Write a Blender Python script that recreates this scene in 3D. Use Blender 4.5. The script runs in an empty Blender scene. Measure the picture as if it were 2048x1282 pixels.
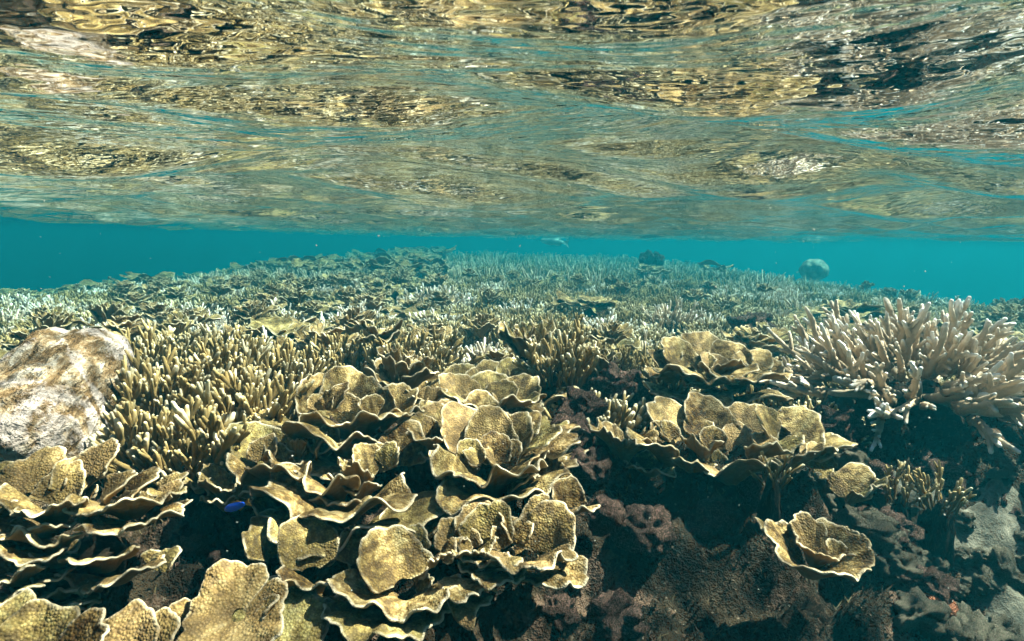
import bpy, math, random
import numpy as np
from mathutils import Vector, Matrix, Euler

R = math.radians
scene = bpy.context.scene
col = scene.collection

# ---------------------------------------------------------------- camera
F = 1138.0                                   # focal length in pixels of the 2048 px wide photograph
PITCH, ROLL = R(7.7), R(1.2)
cam_data = bpy.data.cameras.new('camera')
cam_data.sensor_width = 36.0
cam_data.lens = 36.0 * F / 2048.0
cam_data.clip_start = 0.02
cam_data.clip_end = 500.0
cam_data.dof.use_dof = True
cam_data.dof.focus_distance = 1.05
cam_data.dof.aperture_fstop = 18.0
cam = bpy.data.objects.new('camera', cam_data)
col.objects.link(cam)
CAMROT = Matrix.Rotation(R(90) - PITCH, 4, 'X') @ Matrix.Rotation(ROLL, 4, 'Z')
cam.matrix_world = CAMROT
scene.camera = cam

# ---------------------------------------------------------------- sky, sun, exposure
SUN = Vector((0.50, 0.12, 0.82)).normalized()      # direction towards the sun
world = bpy.data.worlds.new('World')
scene.world = world
world.use_nodes = True
wn = world.node_tree.nodes
sky = wn.new('ShaderNodeTexSky')
sky.sky_type = 'NISHITA'
sky.sun_disc = False
sky.sun_elevation = math.asin(SUN.z)
sky.sun_rotation = math.atan2(SUN.x, SUN.y)
wn['Background'].inputs['Strength'].default_value = 0.05
world.node_tree.links.new(sky.outputs[0], wn['Background'].inputs['Color'])
sun_data = bpy.data.lights.new('sun', 'SUN')
sun_data.energy = 5.0
sun_data.angle = R(0.5)
sun_data.color = (1.0, 0.90, 0.73)
sun = bpy.data.objects.new('sun', sun_data)
col.objects.link(sun)
sun.rotation_euler = SUN.to_track_quat('Z', 'Y').to_euler()
sun.location = SUN * 8
vs = scene.view_settings
vs.view_transform = 'Standard'
vs.look = 'None'
vs.exposure = 2.8
vs.gamma = 1.0
vs.use_curve_mapping = False
cy = scene.cycles
cy.use_denoising = True
try:
    cy.denoiser = 'OPENIMAGEDENOISE'
    cy.denoising_prefilter = 'ACCURATE'
    cy.denoising_input_passes = 'RGB_ALBEDO_NORMAL'
except Exception:
    pass
cy.max_bounces = 6
cy.diffuse_bounces = 1
cy.glossy_bounces = 3
cy.transmission_bounces = 2
cy.volume_bounces = 0
cy.transparent_max_bounces = 12
cy.caustics_reflective = False
cy.caustics_refractive = False
cy.sample_clamp_indirect = 4.0
cy.use_adaptive_sampling = True
cy.adaptive_threshold = 0.022
cy.adaptive_min_samples = 12

# ---------------------------------------------------------------- helpers
rng = np.random.default_rng(7)
random.seed(7)
CR = CAMROT.to_3x3()

def ray(px, py):
    return CR @ Vector(((px - 1024.0) / F, (641.0 - py) / F, -1.0))

def at(px, py, Y):
    """the point in the water that lies Y metres ahead and shows at this pixel of the photograph"""
    d = ray(px, py)
    return d * (spread_out(Y) / d.y)

def spread_out(Y):
    """the reef beyond the near ledge lies deeper and so farther off than it first looks"""
    t = min(1.0, max(0.0, (Y - 0.95) / 0.75)); t = t * t * (3 - 2 * t)
    return Y * (1 + 0.55 * t)

def hash3(ix, iy, iz, seed):
    n = (ix * 374761393 + iy * 668265263 + iz * 2147483647 + seed * 1274126177) & 0xffffffff
    n = ((n ^ (n >> 13)) * 1274126177) & 0xffffffff
    n = ((n ^ (n >> 16)) * 2246822519) & 0xffffffff
    return ((n ^ (n >> 15)) & 0xffffff) / float(0xffffff) * 2 - 1

def vnoise(p, seed=0):
    p = np.asarray(p, float)
    i = np.floor(p).astype(np.int64)
    f = p - i
    f = f * f * f * (f * (f * 6 - 15) + 10)
    o = np.zeros(p.shape[:-1])
    for dx in (0, 1):
        for dy in (0, 1):
            for dz in (0, 1):
                w = (f[..., 0] if dx else 1 - f[..., 0]) * (f[..., 1] if dy else 1 - f[..., 1]) * (f[..., 2] if dz else 1 - f[..., 2])
                o += w * hash3(i[..., 0] + dx, i[..., 1] + dy, i[..., 2] + dz, seed)
    return o

def fbm(p, octv=4, seed=0, gain=0.5):
    p = np.asarray(p, float)
    o = np.zeros(p.shape[:-1]); a = 1.0
    for k in range(octv):
        o += a * vnoise(p, seed + k * 17)
        p = p * 2.03 + 13.7; a *= gain
    return o

def sstep(a, b, x):
    t = np.clip((np.asarray(x, float) - a) / (b - a), 0, 1)
    return t * t * (3 - 2 * t)

def mesh_from(name, V, quads, tris=None, mat=None, attrs=None, smooth=True):
    V = np.asarray(V, np.float32).reshape(-1, 3)
    quads = np.asarray(quads, np.int32).reshape(-1, 4)
    tris = np.zeros((0, 3), np.int32) if tris is None else np.asarray(tris, np.int32).reshape(-1, 3)
    me = bpy.data.meshes.new(name)
    me.vertices.add(len(V)); me.vertices.foreach_set('co', V.ravel())
    nl = quads.size + tris.size; npoly = len(quads) + len(tris)
    me.loops.add(nl); me.polygons.add(npoly)
    me.loops.foreach_set('vertex_index', np.concatenate([quads.ravel(), tris.ravel()]).astype(np.int32))
    me.polygons.foreach_set('loop_start', np.concatenate([np.arange(len(quads)) * 4, quads.size + np.arange(len(tris)) * 3]).astype(np.int32))
    me.update(calc_edges=True)
    if smooth:
        me.polygons.foreach_set('use_smooth', np.ones(npoly, bool))
    for k, a in (attrs or {}).items():
        at_ = me.attributes.new(k, 'FLOAT', 'POINT')
        at_.data.foreach_set('value', np.asarray(a, np.float32).ravel())
    if mat: me.materials.append(mat)
    return me

class Geo:
    """collects vertices, quads, triangles and float attributes"""
    def __init__(s): s.V = []; s.Q = []; s.T = []; s.A = {}; s.n = 0
    def add(s, V, Q=None, T=None, **A):
        V = np.asarray(V, float).reshape(-1, 3)
        s.V.append(V)
        if Q is not None and len(Q): s.Q.append(np.asarray(Q).reshape(-1, 4) + s.n)
        if T is not None and len(T): s.T.append(np.asarray(T).reshape(-1, 3) + s.n)
        for k, a in A.items(): s.A.setdefault(k, []).append(np.asarray(a, float).ravel())
        s.n += len(V); return s
    def merge(s, g, M=None):
        V, Q, T, A = g.get()
        if M is not None:
            M = np.array(M); V = V @ M[:3, :3].T + M[:3, 3]
        return s.add(V, Q, T, **A)
    def get(s):
        V = np.concatenate(s.V) if s.V else np.zeros((0, 3))
        Q = np.concatenate(s.Q) if s.Q else np.zeros((0, 4), int)
        T = np.concatenate(s.T) if s.T else np.zeros((0, 3), int)
        return V, Q, T, {k: np.concatenate(a) for k, a in s.A.items()}
    def mesh(s, name, mat, smooth=True):
        V, Q, T, A = s.get()
        return mesh_from(name, V, Q, T, mat, A, smooth)

def tag(o, label=None, cat=None, group=None, kind=None):
    if label: o['label'] = label
    if cat: o['category'] = cat
    if group: o['group'] = group
    if kind: o['kind'] = kind
    return o

def link(name, me, parent=None, M=None):
    o = bpy.data.objects.new(name, me)
    col.objects.link(o)
    if parent is not None: o.parent = parent
    if M is not None: o.matrix_basis = M
    return o

def empty(name, loc):
    o = bpy.data.objects.new(name, None)
    o.empty_display_size = 0.05
    col.objects.link(o); o.location = loc
    return o

def grid_quads(nu, nv, flip=False):
    i = np.arange(nu - 1)[:, None] * nv + np.arange(nv - 1)[None, :]
    q = np.stack([i, i + nv, i + nv + 1, i + 1], -1).reshape(-1, 4)
    return q[:, ::-1] if flip else q

# ---------------------------------------------------------------- materials
def new_mat(name):
    m = bpy.data.materials.new(name); m.use_nodes = True
    nt = m.node_tree
    return m, nt, nt.nodes, nt.links, nt.nodes['Principled BSDF']

def N(nt, kind, **kw):
    n = nt.nodes.new(kind)
    for k, v in kw.items():
        if k in n.inputs.keys() if hasattr(n.inputs, 'keys') else False: n.inputs[k].default_value = v
        else: setattr(n, k, v)
    return n

def noise_n(nt, vec, scale, detail=3, rough=0.5, dist=0.0, dim='3D'):
    n = nt.nodes.new('ShaderNodeTexNoise'); n.noise_dimensions = dim
    n.inputs['Scale'].default_value = scale; n.inputs['Detail'].default_value = detail
    n.inputs['Roughness'].default_value = rough; n.inputs['Distortion'].default_value = dist
    nt.links.new(vec, n.inputs['Vector']); return n.outputs['Fac']

def voro_n(nt, vec, scale, feature='F1', out='Distance', rand=1.0, dim='3D'):
    n = nt.nodes.new('ShaderNodeTexVoronoi'); n.feature = feature; n.voronoi_dimensions = dim
    n.inputs['Scale'].default_value = scale; n.inputs['Randomness'].default_value = rand
    nt.links.new(vec, n.inputs['Vector']); return n.outputs[out]

def ramp_n(nt, fac, stops, interp='LINEAR'):
    n = nt.nodes.new('ShaderNodeValToRGB'); n.color_ramp.interpolation = interp
    el = n.color_ramp.elements
    while len(el) > 1: el.remove(el[-1])
    for i, (p, c) in enumerate(stops):
        e = el[0] if i == 0 else el.new(p)
        e.position = p; e.color = (*c, 1) if len(c) == 3 else c
    nt.links.new(fac, n.inputs['Fac']); return n.outputs['Color']

def mix_n(nt, fac, a, b, mode='MIX'):
    n = nt.nodes.new('ShaderNodeMix'); n.data_type = 'RGBA'; n.blend_type = mode
    for s, v in ((n.inputs[0], fac), (n.inputs[6], a), (n.inputs[7], b)):
        if isinstance(v, (int, float)): s.default_value = v
        elif isinstance(v, tuple): s.default_value = (*v, 1)
        else: nt.links.new(v, s)
    return n.outputs[2]

def math_n(nt, op, a, b=None, c=None, clamp=False):
    n = nt.nodes.new('ShaderNodeMath'); n.operation = op; n.use_clamp = clamp
    for s, v in zip(n.inputs, (a, b, c)):
        if v is None: continue
        if isinstance(v, (int, float)): s.default_value = v
        else: nt.links.new(v, s)
    return n.outputs[0]

def attr_n(nt, name):
    n = nt.nodes.new('ShaderNodeAttribute'); n.attribute_name = name; return n.outputs['Fac']

def coord_n(nt, kind='Object'):
    return nt.nodes.new('ShaderNodeTexCoord').outputs[kind]

def obj_random(nt):
    return nt.nodes.new('ShaderNodeObjectInfo').outputs['Random']

def bump_n(nt, h, strength, dist, normal=None):
    n = nt.nodes.new('ShaderNodeBump'); n.inputs['Strength'].default_value = strength; n.inputs['Distance'].default_value = dist
    nt.links.new(h, n.inputs['Height'])
    if normal is not None: nt.links.new(normal, n.inputs['Normal'])
    return n.outputs['Normal']

def mat_plate():
    m, nt, no, li, b = new_mat('lettuce_coral')
    co = coord_n(nt)
    rim, inn, rnd = attr_n(nt, 'rim'), attr_n(nt, 'inn'), obj_random(nt)
    blot = noise_n(nt, co, 26, 2, 0.6, 0.3)
    fine = noise_n(nt, co, 140, 1, 0.6)
    mott = math_n(nt, 'MULTIPLY_ADD', noise_n(nt, co, 85, 2, 0.65), 0.55, math_n(nt, 'MULTIPLY', blot, 0.5))
    base = ramp_n(nt, mott, [(0.43, (0.075, 0.043, 0.012)), (0.49, (0.17, 0.112, 0.033)), (0.545, (0.30, 0.215, 0.075)), (0.62, (0.50, 0.41, 0.20))])
    base = mix_n(nt, math_n(nt, 'MULTIPLY', rnd, 0.5), base, mix_n(nt, noise_n(nt, co, 9, 1), (0.20, 0.155, 0.075), (0.44, 0.35, 0.21)))
    base = mix_n(nt, 1.0, base, ramp_n(nt, rnd, [(0.0, (0.72, 0.66, 0.70)), (0.3, (1.0, 0.98, 1.0)), (0.55, (0.80, 0.86, 0.72)), (0.8, (1.08, 1.02, 0.95)), (1.0, (0.9, 0.8, 0.75))]), 'MULTIPLY')
    pol = voro_n(nt, co, 370)
    polc = ramp_n(nt, pol, [(0.12, (1.25, 1.2, 1.1)), (0.55, (0.58, 0.53, 0.45))])
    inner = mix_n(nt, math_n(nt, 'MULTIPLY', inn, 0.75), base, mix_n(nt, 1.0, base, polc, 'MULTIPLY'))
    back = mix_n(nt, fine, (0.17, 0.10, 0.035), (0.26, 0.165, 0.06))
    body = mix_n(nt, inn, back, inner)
    rimf = math_n(nt, 'ADD', rim, math_n(nt, 'MULTIPLY', math_n(nt, 'SUBTRACT', fine, 0.5), 0.5), clamp=True)
    c = mix_n(nt, math_n(nt, 'MULTIPLY', math_n(nt, 'MULTIPLY', rimf, ramp_n(nt, blot, [(0.38, (0.12,) * 3), (0.58, (1.0,) * 3)])), 0.8, clamp=True), body, (0.70, 0.60, 0.44))
    li.new(c, b.inputs['Base Color'])
    b.inputs['Roughness'].default_value = 0.75
    b.inputs['Specular IOR Level'].default_value = 0.15
    h = math_n(nt, 'ADD', math_n(nt, 'MULTIPLY', math_n(nt, 'MULTIPLY', pol, -1.0), inn), math_n(nt, 'MULTIPLY', fine, 0.5))
    li.new(bump_n(nt, h, 0.6, 0.0024), b.inputs['Normal'])
    return m

def mat_branch(name, stops, tipc, scale=1.0, bump=0.004):
    """limb colour runs along attribute tip: 0 at the foot, 1 at the growing end"""
    m, nt, no, li, b = new_mat(name)
    co = coord_n(nt); tip, rnd = attr_n(nt, 'tip'), obj_random(nt)
    bl = noise_n(nt, co, 70 * scale, 1, 0.6)
    cell = voro_n(nt, co, 300 * scale)
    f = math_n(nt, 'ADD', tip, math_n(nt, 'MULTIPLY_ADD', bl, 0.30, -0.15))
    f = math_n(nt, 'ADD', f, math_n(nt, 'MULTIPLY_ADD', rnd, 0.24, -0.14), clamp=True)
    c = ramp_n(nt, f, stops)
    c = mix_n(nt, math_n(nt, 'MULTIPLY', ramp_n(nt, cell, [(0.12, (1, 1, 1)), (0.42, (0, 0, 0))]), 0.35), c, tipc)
    li.new(c, b.inputs['Base Color'])
    b.inputs['Roughness'].default_value = 0.85
    b.inputs['Specular IOR Level'].default_value = 0.1
    li.new(bump_n(nt, cell, -0.9, bump / scale), b.inputs['Normal'])
    return m

def mat_rock(name, dark, mid, pink, pale, sc=1.0, pinkness=0.55):
    m, nt, no, li, b = new_mat(name)
    co = coord_n(nt)
    n1 = noise_n(nt, co, 14 * sc, 3, 0.65, 0.5)
    n2 = noise_n(nt, co, 60 * sc, 2, 0.7)
    n3 = noise_n(nt, co, 7 * sc, 2, 0.6, 0.8)
    c = ramp_n(nt, n1, [(0.32, dark), (0.52, mid), (0.72, tuple(x * 1.5 for x in mid))])
    pk = ramp_n(nt, math_n(nt, 'MULTIPLY_ADD', n2, 0.35, math_n(nt, 'MULTIPLY', n3, 0.8)), [(pinkness, (0, 0, 0)), (pinkness + 0.07, (1, 1, 1))])
    c = mix_n(nt, math_n(nt, 'MULTIPLY', pk, 0.85), c, pink)
    v = voro_n(nt, co, 45 * sc)
    pl = ramp_n(nt, v, [(0.08, (1, 1, 1)), (0.2, (0, 0, 0))])
    c = mix_n(nt, math_n(nt, 'MULTIPLY', math_n(nt, 'MULTIPLY', pl, n2), 0.8), c, pale)
    li.new(c, b.inputs['Base Color'])
    b.inputs['Roughness'].default_value = 0.9
    b.inputs['Specular IOR Level'].default_value = 0.1
    h = math_n(nt, 'ADD', n2, math_n(nt, 'MULTIPLY', noise_n(nt, co, 220 * sc, 1, 0.7), 0.5))
    li.new(bump_n(nt, h, 0.8, 0.012), b.inputs['Normal'])
    return m

def mat_sand():
    m, nt, no, li, b = new_mat('coral_sand')
    co = coord_n(nt)
    n = noise_n(nt, co, 40, 4, 0.75)
    g = voro_n(nt, co, 260)
    c = ramp_n(nt, n, [(0.35, (0.03, 0.027, 0.018)), (0.5, (0.075, 0.07, 0.05)), (0.7, (0.15, 0.14, 0.11))])
    c = mix_n(nt, ramp_n(nt, g, [(0.1, (0.5,) * 3), (0.35, (0,) * 3)]), c, (0.16, 0.13, 0.09))
    li.new(c, b.inputs['Base Color']); b.inputs['Roughness'].default_value = 0.9
    li.new(bump_n(nt, n, 0.6, 0.012), b.inputs['Normal'])
    return m

def mat_water():
    m = bpy.data.materials.new('water_surface'); m.use_nodes = True
    nt = m.node_tree; no = nt.nodes; li = nt.links
    no.remove(no['Principled BSDF'])
    co = coord_n(nt)
    mp = nt.nodes.new('ShaderNodeMapping'); mp.inputs['Scale'].default_value = (0.5, 1.15, 1); mp.inputs['Rotation'].default_value = (0, 0, R(-8))
    li.new(co, mp.inputs['Vector'])
    v = mp.outputs['Vector']
    rip = math_n(nt, 'ADD', noise_n(nt, v, 24, 1, 0.42, 0.0, '2D'), math_n(nt, 'MULTIPLY', noise_n(nt, v, 66, 1, 0.5, 0.0, '2D'), 0.28))
    nb = bump_n(nt, rip, 1.0, WATER_BUMP)
    fr = no.new('ShaderNodeFresnel'); fr.inputs['IOR'].default_value = 1.333
    li.new(nb, fr.inputs['Normal'])
    # caustic light net painted into the sheet's transparency tint, not focused by the waves
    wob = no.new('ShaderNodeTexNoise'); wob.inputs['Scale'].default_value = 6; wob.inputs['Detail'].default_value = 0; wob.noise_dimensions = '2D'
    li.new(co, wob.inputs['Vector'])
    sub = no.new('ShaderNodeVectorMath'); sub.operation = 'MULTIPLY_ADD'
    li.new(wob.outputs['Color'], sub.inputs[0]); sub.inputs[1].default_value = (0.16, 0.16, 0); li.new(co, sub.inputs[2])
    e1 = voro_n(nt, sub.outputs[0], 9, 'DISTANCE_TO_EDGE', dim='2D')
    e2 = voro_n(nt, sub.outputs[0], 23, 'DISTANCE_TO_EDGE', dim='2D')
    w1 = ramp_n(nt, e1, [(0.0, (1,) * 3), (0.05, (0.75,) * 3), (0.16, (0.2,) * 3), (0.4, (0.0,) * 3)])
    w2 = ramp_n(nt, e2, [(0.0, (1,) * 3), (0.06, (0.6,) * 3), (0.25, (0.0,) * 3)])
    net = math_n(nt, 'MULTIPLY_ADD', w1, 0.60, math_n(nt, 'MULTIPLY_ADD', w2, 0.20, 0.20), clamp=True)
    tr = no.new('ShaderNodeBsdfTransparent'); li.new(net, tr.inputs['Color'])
    gl = no.new('ShaderNodeBsdfGlossy'); gl.inputs['Roughness'].default_value = 0.0; gl.inputs['Color'].default_value = (1, 1, 1, 1)
    li.new(nb, gl.inputs['Normal'])
    mx = no.new('ShaderNodeMixShader')
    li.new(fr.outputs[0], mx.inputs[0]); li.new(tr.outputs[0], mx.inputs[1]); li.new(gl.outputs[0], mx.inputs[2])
    li.new(mx.outputs[0], no['Material Output'].inputs['Surface'])
    return m

WATER_BUMP = 0.0030
M_PLATE = mat_plate()
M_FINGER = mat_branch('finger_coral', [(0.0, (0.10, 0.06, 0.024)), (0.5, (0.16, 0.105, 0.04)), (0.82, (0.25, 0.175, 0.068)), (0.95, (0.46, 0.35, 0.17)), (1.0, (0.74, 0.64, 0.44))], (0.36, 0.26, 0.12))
M_STAG = mat_branch('staghorn_coral', [(0.0, (0.20, 0.135, 0.08)), (0.32, (0.40, 0.29, 0.19)), (0.75, (0.58, 0.45, 0.325)), (0.90, (0.82, 0.72, 0.61)), (1.0, (0.93, 0.90, 0.87))], (0.68, 0.57, 0.47), 1.0, 0.006)
M_ROCK = mat_rock('reef_rock', (0.005, 0.0038, 0.0025), (0.022, 0.0155, 0.009), (0.095, 0.060, 0.042), (0.22, 0.18, 0.14), 1.6, 0.61)
M_STONE = mat_rock('encrusted_stone', (0.009, 0.006, 0.004), (0.048, 0.031, 0.019), (0.21, 0.125, 0.11), (0.38, 0.31, 0.26), 2.0, 0.58)
M_SAND = mat_sand()
M_WATER = mat_water()

# ---------------------------------------------------------------- setting: reef ground
def reef_top(x, y):
    """height of the coral tops over the reef flat"""
    x = np.asarray(x, float); y = np.asarray(y, float)
    z = np.interp(y, [0.4, 0.9, 1.1, 1.7, 3.1, 6, 12, 20], [-0.30, -0.27, -0.27, -0.315, -0.345, -0.345, -0.335, -0.33])
    z = z - 0.05 * sstep(1.2, 3.0, -x) - 0.50 * sstep(2.6, 6.5, -x) - 2.5 * sstep(6.0, 11, -x)
    z = z - 0.34 * sstep(2.6, 6.5, x) - 2.5 * sstep(6.0, 11, x)
    z = z - 2.5 * sstep(17, 28, y)
    return z

def sand_mask(x, y):
    return sstep(0.56, 0.66, np.asarray(x, float) + 0.25 * (0.75 - np.asarray(y, float))) * (1 - sstep(0.84, 0.94, np.asarray(y, float)))

def ground_z(x, y, fine=True):
    x = np.asarray(x, float); y = np.asarray(y, float)
    z = reef_top(x, y) - 0.10
    front = 1 - sstep(0.66, 0.98, y + 0.05 * np.sin(x * 9.0))
    z = z - front * (0.035 + 0.13 * np.exp(-((x - 0.20) / 0.17) ** 2) + 0.05 * np.exp(-((x + 0.32) / 0.10) ** 2) + 0.07 * sstep(0.25, 0.6, x))
    p = np.stack([x, y, np.zeros_like(x)], -1)
    s = sand_mask(x, y)
    rough = 1 - 0.8 * s
    z = z - 0.05 * s
    rid = 1 - np.abs(fbm(p * 7.0, 3, 3))
    z = z + rough * (0.045 * (rid - 0.6) + 0.03 * fbm(p * 13.0 + 4, 3, 31)) + 0.02 * fbm(p * 1.3, 2, 9)
    if fine: z = z + rough * (0.014 * fbm(p * 36.0, 3, 21))
    return z

def axis(lo, hi, d0, grow, c0, c1):
    """coordinates: even steps d0 between c0 and c1, growing outside"""
    a = list(np.arange(c0, c1 + 1e-6, d0)); d = d0
    while a[-1] < hi: d *= grow; a.append(a[-1] + d)
    d = d0
    while a[0] > lo: d *= grow; a.insert(0, a[0] - d)
    return np.array(a)

gx = axis(-60, 60, 0.009, 1.07, -0.95, 0.98)
gy = axis(-6, 70, 0.009, 1.06, 0.42, 1.5)
GX, GY = np.meshgrid(gx, gy, indexing='ij')
GZ = ground_z(GX, GY)
me = mesh_from('reef_ground', np.stack([GX, GY, GZ], -1), grid_quads(len(gx), len(gy)), None, M_ROCK)
tag(link('reef_ground', me), kind='structure')
sx, sy = np.meshgrid(np.arange(0.44, 1.10, 0.012), np.arange(0.35, 0.97, 0.012), indexing='ij')
szz = ground_z(sx, sy, False) + 0.02 * (sand_mask(sx, sy) - 0.5) * 2 - 0.004 + 0.03 * fbm(np.stack([sx, sy, 0 * sx], -1) * 11, 5, 8)
tag(link('sand', mesh_from('sand', np.stack([sx, sy, szz], -1), grid_quads(*sx.shape), None, M_SAND)), kind='structure')

# ---------------------------------------------------------------- setting: the water surface seen from below
H_SURF = 0.14
wx = axis(-70, 70, 0.022, 1.045, -2.6, 2.6)
wy = axis(-6, 80, 0.018, 1.04, 0.0, 4.2)
WX, WY = np.meshgrid(wx, wy, indexing='ij')
WZ = np.zeros_like(WX)
wr = np.random.default_rng(11)
for k in range(40):
    lam = 0.13 * (10 ** (wr.random() * 0.95))
    a = R(90 + wr.normal(0, 26)) + R(8)
    amp = 0.0074 * lam ** 0.95 * (0.6 + 0.8 * wr.random())
    amp *= 0.62 if lam < 0.3 else 1.0 if lam < 0.7 else 0.8
    ph = wr.random() * 6.28
    kx, ky = math.cos(a) * 6.283 / lam, math.sin(a) * 6.283 / lam
    fade = 1 - sstep(6 * lam / 0.2, 14 * lam / 0.2, np.hypot(WX, WY))
    WZ += amp * fade * np.sin(kx * WX + ky * WY + ph)
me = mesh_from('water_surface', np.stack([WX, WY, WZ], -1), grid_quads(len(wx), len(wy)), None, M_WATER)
water = tag(link('water_surface', me), kind='structure')
water.location.z = H_SURF

# ---------------------------------------------------------------- setting: the body of water
m = bpy.data.materials.new('sea_water'); m.use_nodes = True
nt = m.node_tree; nt.nodes.remove(nt.nodes['Principled BSDF'])
pv = nt.nodes.new('ShaderNodeVolumePrincipled')
pv.inputs['Color'].default_value = (0.005, 0.128, 0.172, 1)
pv.inputs['Absorption Color'].default_value = (0.0, 0.30, 0.32, 1)
pv.inputs['Density'].default_value = 0.195
pv.inputs['Anisotropy'].default_value = 0.25
nt.links.new(pv.outputs[0], nt.nodes['Material Output'].inputs['Volume'])
hx, hy0, hy1, hz0, hz1 = 75, -8, 85, -8.0, 0.55
V = [(x, y, z) for z in (hz0, hz1) for y in (hy0, hy1) for x in (-hx, hx)]
Q = [(0, 2, 3, 1), (4, 5, 7, 6), (0, 1, 5, 4), (2, 6, 7, 3), (0, 4, 6, 2), (1, 3, 7, 5)]
tag(link('haze', mesh_from('haze', V, Q, None, m, smooth=False)), kind='stuff')

# ---------------------------------------------------------------- coral pieces
def thicken(P, t, rimw, uvs=None):
    """a grid of points [ns, nv, 3] becomes a plate of thickness t with a rounded pale margin"""
    ns, nv = P.shape[:2]
    du = np.gradient(P, axis=0); dv = np.gradient(P, axis=1)
    n = np.cross(du, dv); n /= np.linalg.norm(n, axis=-1, keepdims=True) + 1e-9
    L = np.concatenate([np.zeros((ns, 1)), np.cumsum(np.linalg.norm(np.diff(P, axis=1), axis=-1), axis=1)], 1)
    d_edge = L[:, -1:] - L
    side = np.concatenate([np.zeros((1, nv)), np.cumsum(np.linalg.norm(np.diff(P, axis=0), axis=-1), axis=0)], 0)
    d_side = np.minimum(side, side[-1:] - side)
    d = np.minimum(d_edge, d_side + 0.3 * rimw)
    th = t * (0.35 + 0.65 * np.sqrt(np.clip(d_edge / (t * 0.9), 0, 1))) * (1 + 0.8 * (1 - sstep(0, L[:, -1:].mean() * 0.6, L)))
    rim = 1 - sstep(0.15 * rimw, rimw, d)
    A = P + n * th[..., None] * 0.5; B = P - n * th[..., None] * 0.5
    g = Geo()
    nA = ns * nv
    Q = [grid_quads(ns, nv), grid_quads(ns, nv, True) + nA]
    i = np.arange(nv - 1)
    Q.append(np.stack([i, i + 1, i + 1 + nA, i + nA], -1))
    j = (ns - 1) * nv + i
    Q.append(np.stack([j + 1, j, j + nA, j + 1 + nA], -1))
    k = np.arange(ns - 1) * nv + nv - 1
    Q.append(np.stack([k, k + nv, k + nv + nA, k + nA], -1))
    V = np.concatenate([A.reshape(-1, 3), B.reshape(-1, 3)])
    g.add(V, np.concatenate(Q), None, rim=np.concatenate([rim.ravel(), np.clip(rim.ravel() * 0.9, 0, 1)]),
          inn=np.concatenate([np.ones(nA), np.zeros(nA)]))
    return g

def wig(s, rs, ks, amps):
    o = np.zeros_like(s)
    for k, a in zip(ks, amps):
        o += a * np.sin(k * s + rs.random() * 6.28) * (0.6 + 0.8 * rs.random())
    return o

def vdist(nv):
    v = np.linspace(0.04, 0.93, nv - 3)
    return np.concatenate([v, [0.965, 0.988, 1.0]])

def fan_geo(L, half=60, lean=15, flare=25, kap=6.0, seed=0, ns=44, nv=18, ruffle=0.05, lobe=0.12, t=0.0033, bw=0.16):
    """an upright scalloped frond; its inner face looks along -y. half: half opening angle of the fan"""
    rs = np.random.default_rng(seed)
    s = np.linspace(-1, 1, ns); v = vdist(nv)
    psi = s * R(min(80, half + 26))
    E = L * (0.12 + 0.88 * np.cos(psi * 0.93) ** 0.62) * (1 + wig(psi, rs, (2.5, 5, 9, 16, 31), (lobe * 0.7, lobe * 0.5, lobe * 0.25, lobe * 0.16, lobe * 0.09)))
    rho = v[None, :] * E[:, None]
    lat = rho * np.sin(psi)[:, None] + (s * bw * L)[:, None] * (1 - v)[None, :]
    alo = rho * np.cos(psi)[:, None]
    aa = np.linspace(-0.6 * L, 1.4 * L, 60)
    ang = R(lean) + (R(flare)) * np.clip(aa / L, 0, 1.3) ** 2
    yb = np.cumsum(np.sin(ang)) * (aa[1] - aa[0]); zb = np.cumsum(np.cos(ang)) * (aa[1] - aa[0])
    yb -= np.interp(0, aa, yb); zb -= np.interp(0, aa, zb)
    y = np.interp(alo, aa, yb); z = np.interp(alo, aa, zb)
    k = kap
    x = np.sin(np.clip(k * lat, -2.6, 2.6)) / k
    y = y - (1 - np.cos(np.clip(k * lat, -2.6, 2.6))) / k
    w = np.stack([lat / L * 2.6 + seed, alo / L * 1.6, np.full_like(lat, seed * 0.37)], -1)
    ruf = ruffle * L * ((v ** 3)[None, :] * wig(psi * 2.0, rs, (2, 4, 8, 15), (0.8, 0.6, 0.4, 0.25))[:, None] + 1.0 * fbm(w * 1.2, 2, seed))
    y = y + ruf
    return thicken(np.stack([x, y, z], -1), t, max(0.003, min(0.0048, L * 0.06)))

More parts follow.
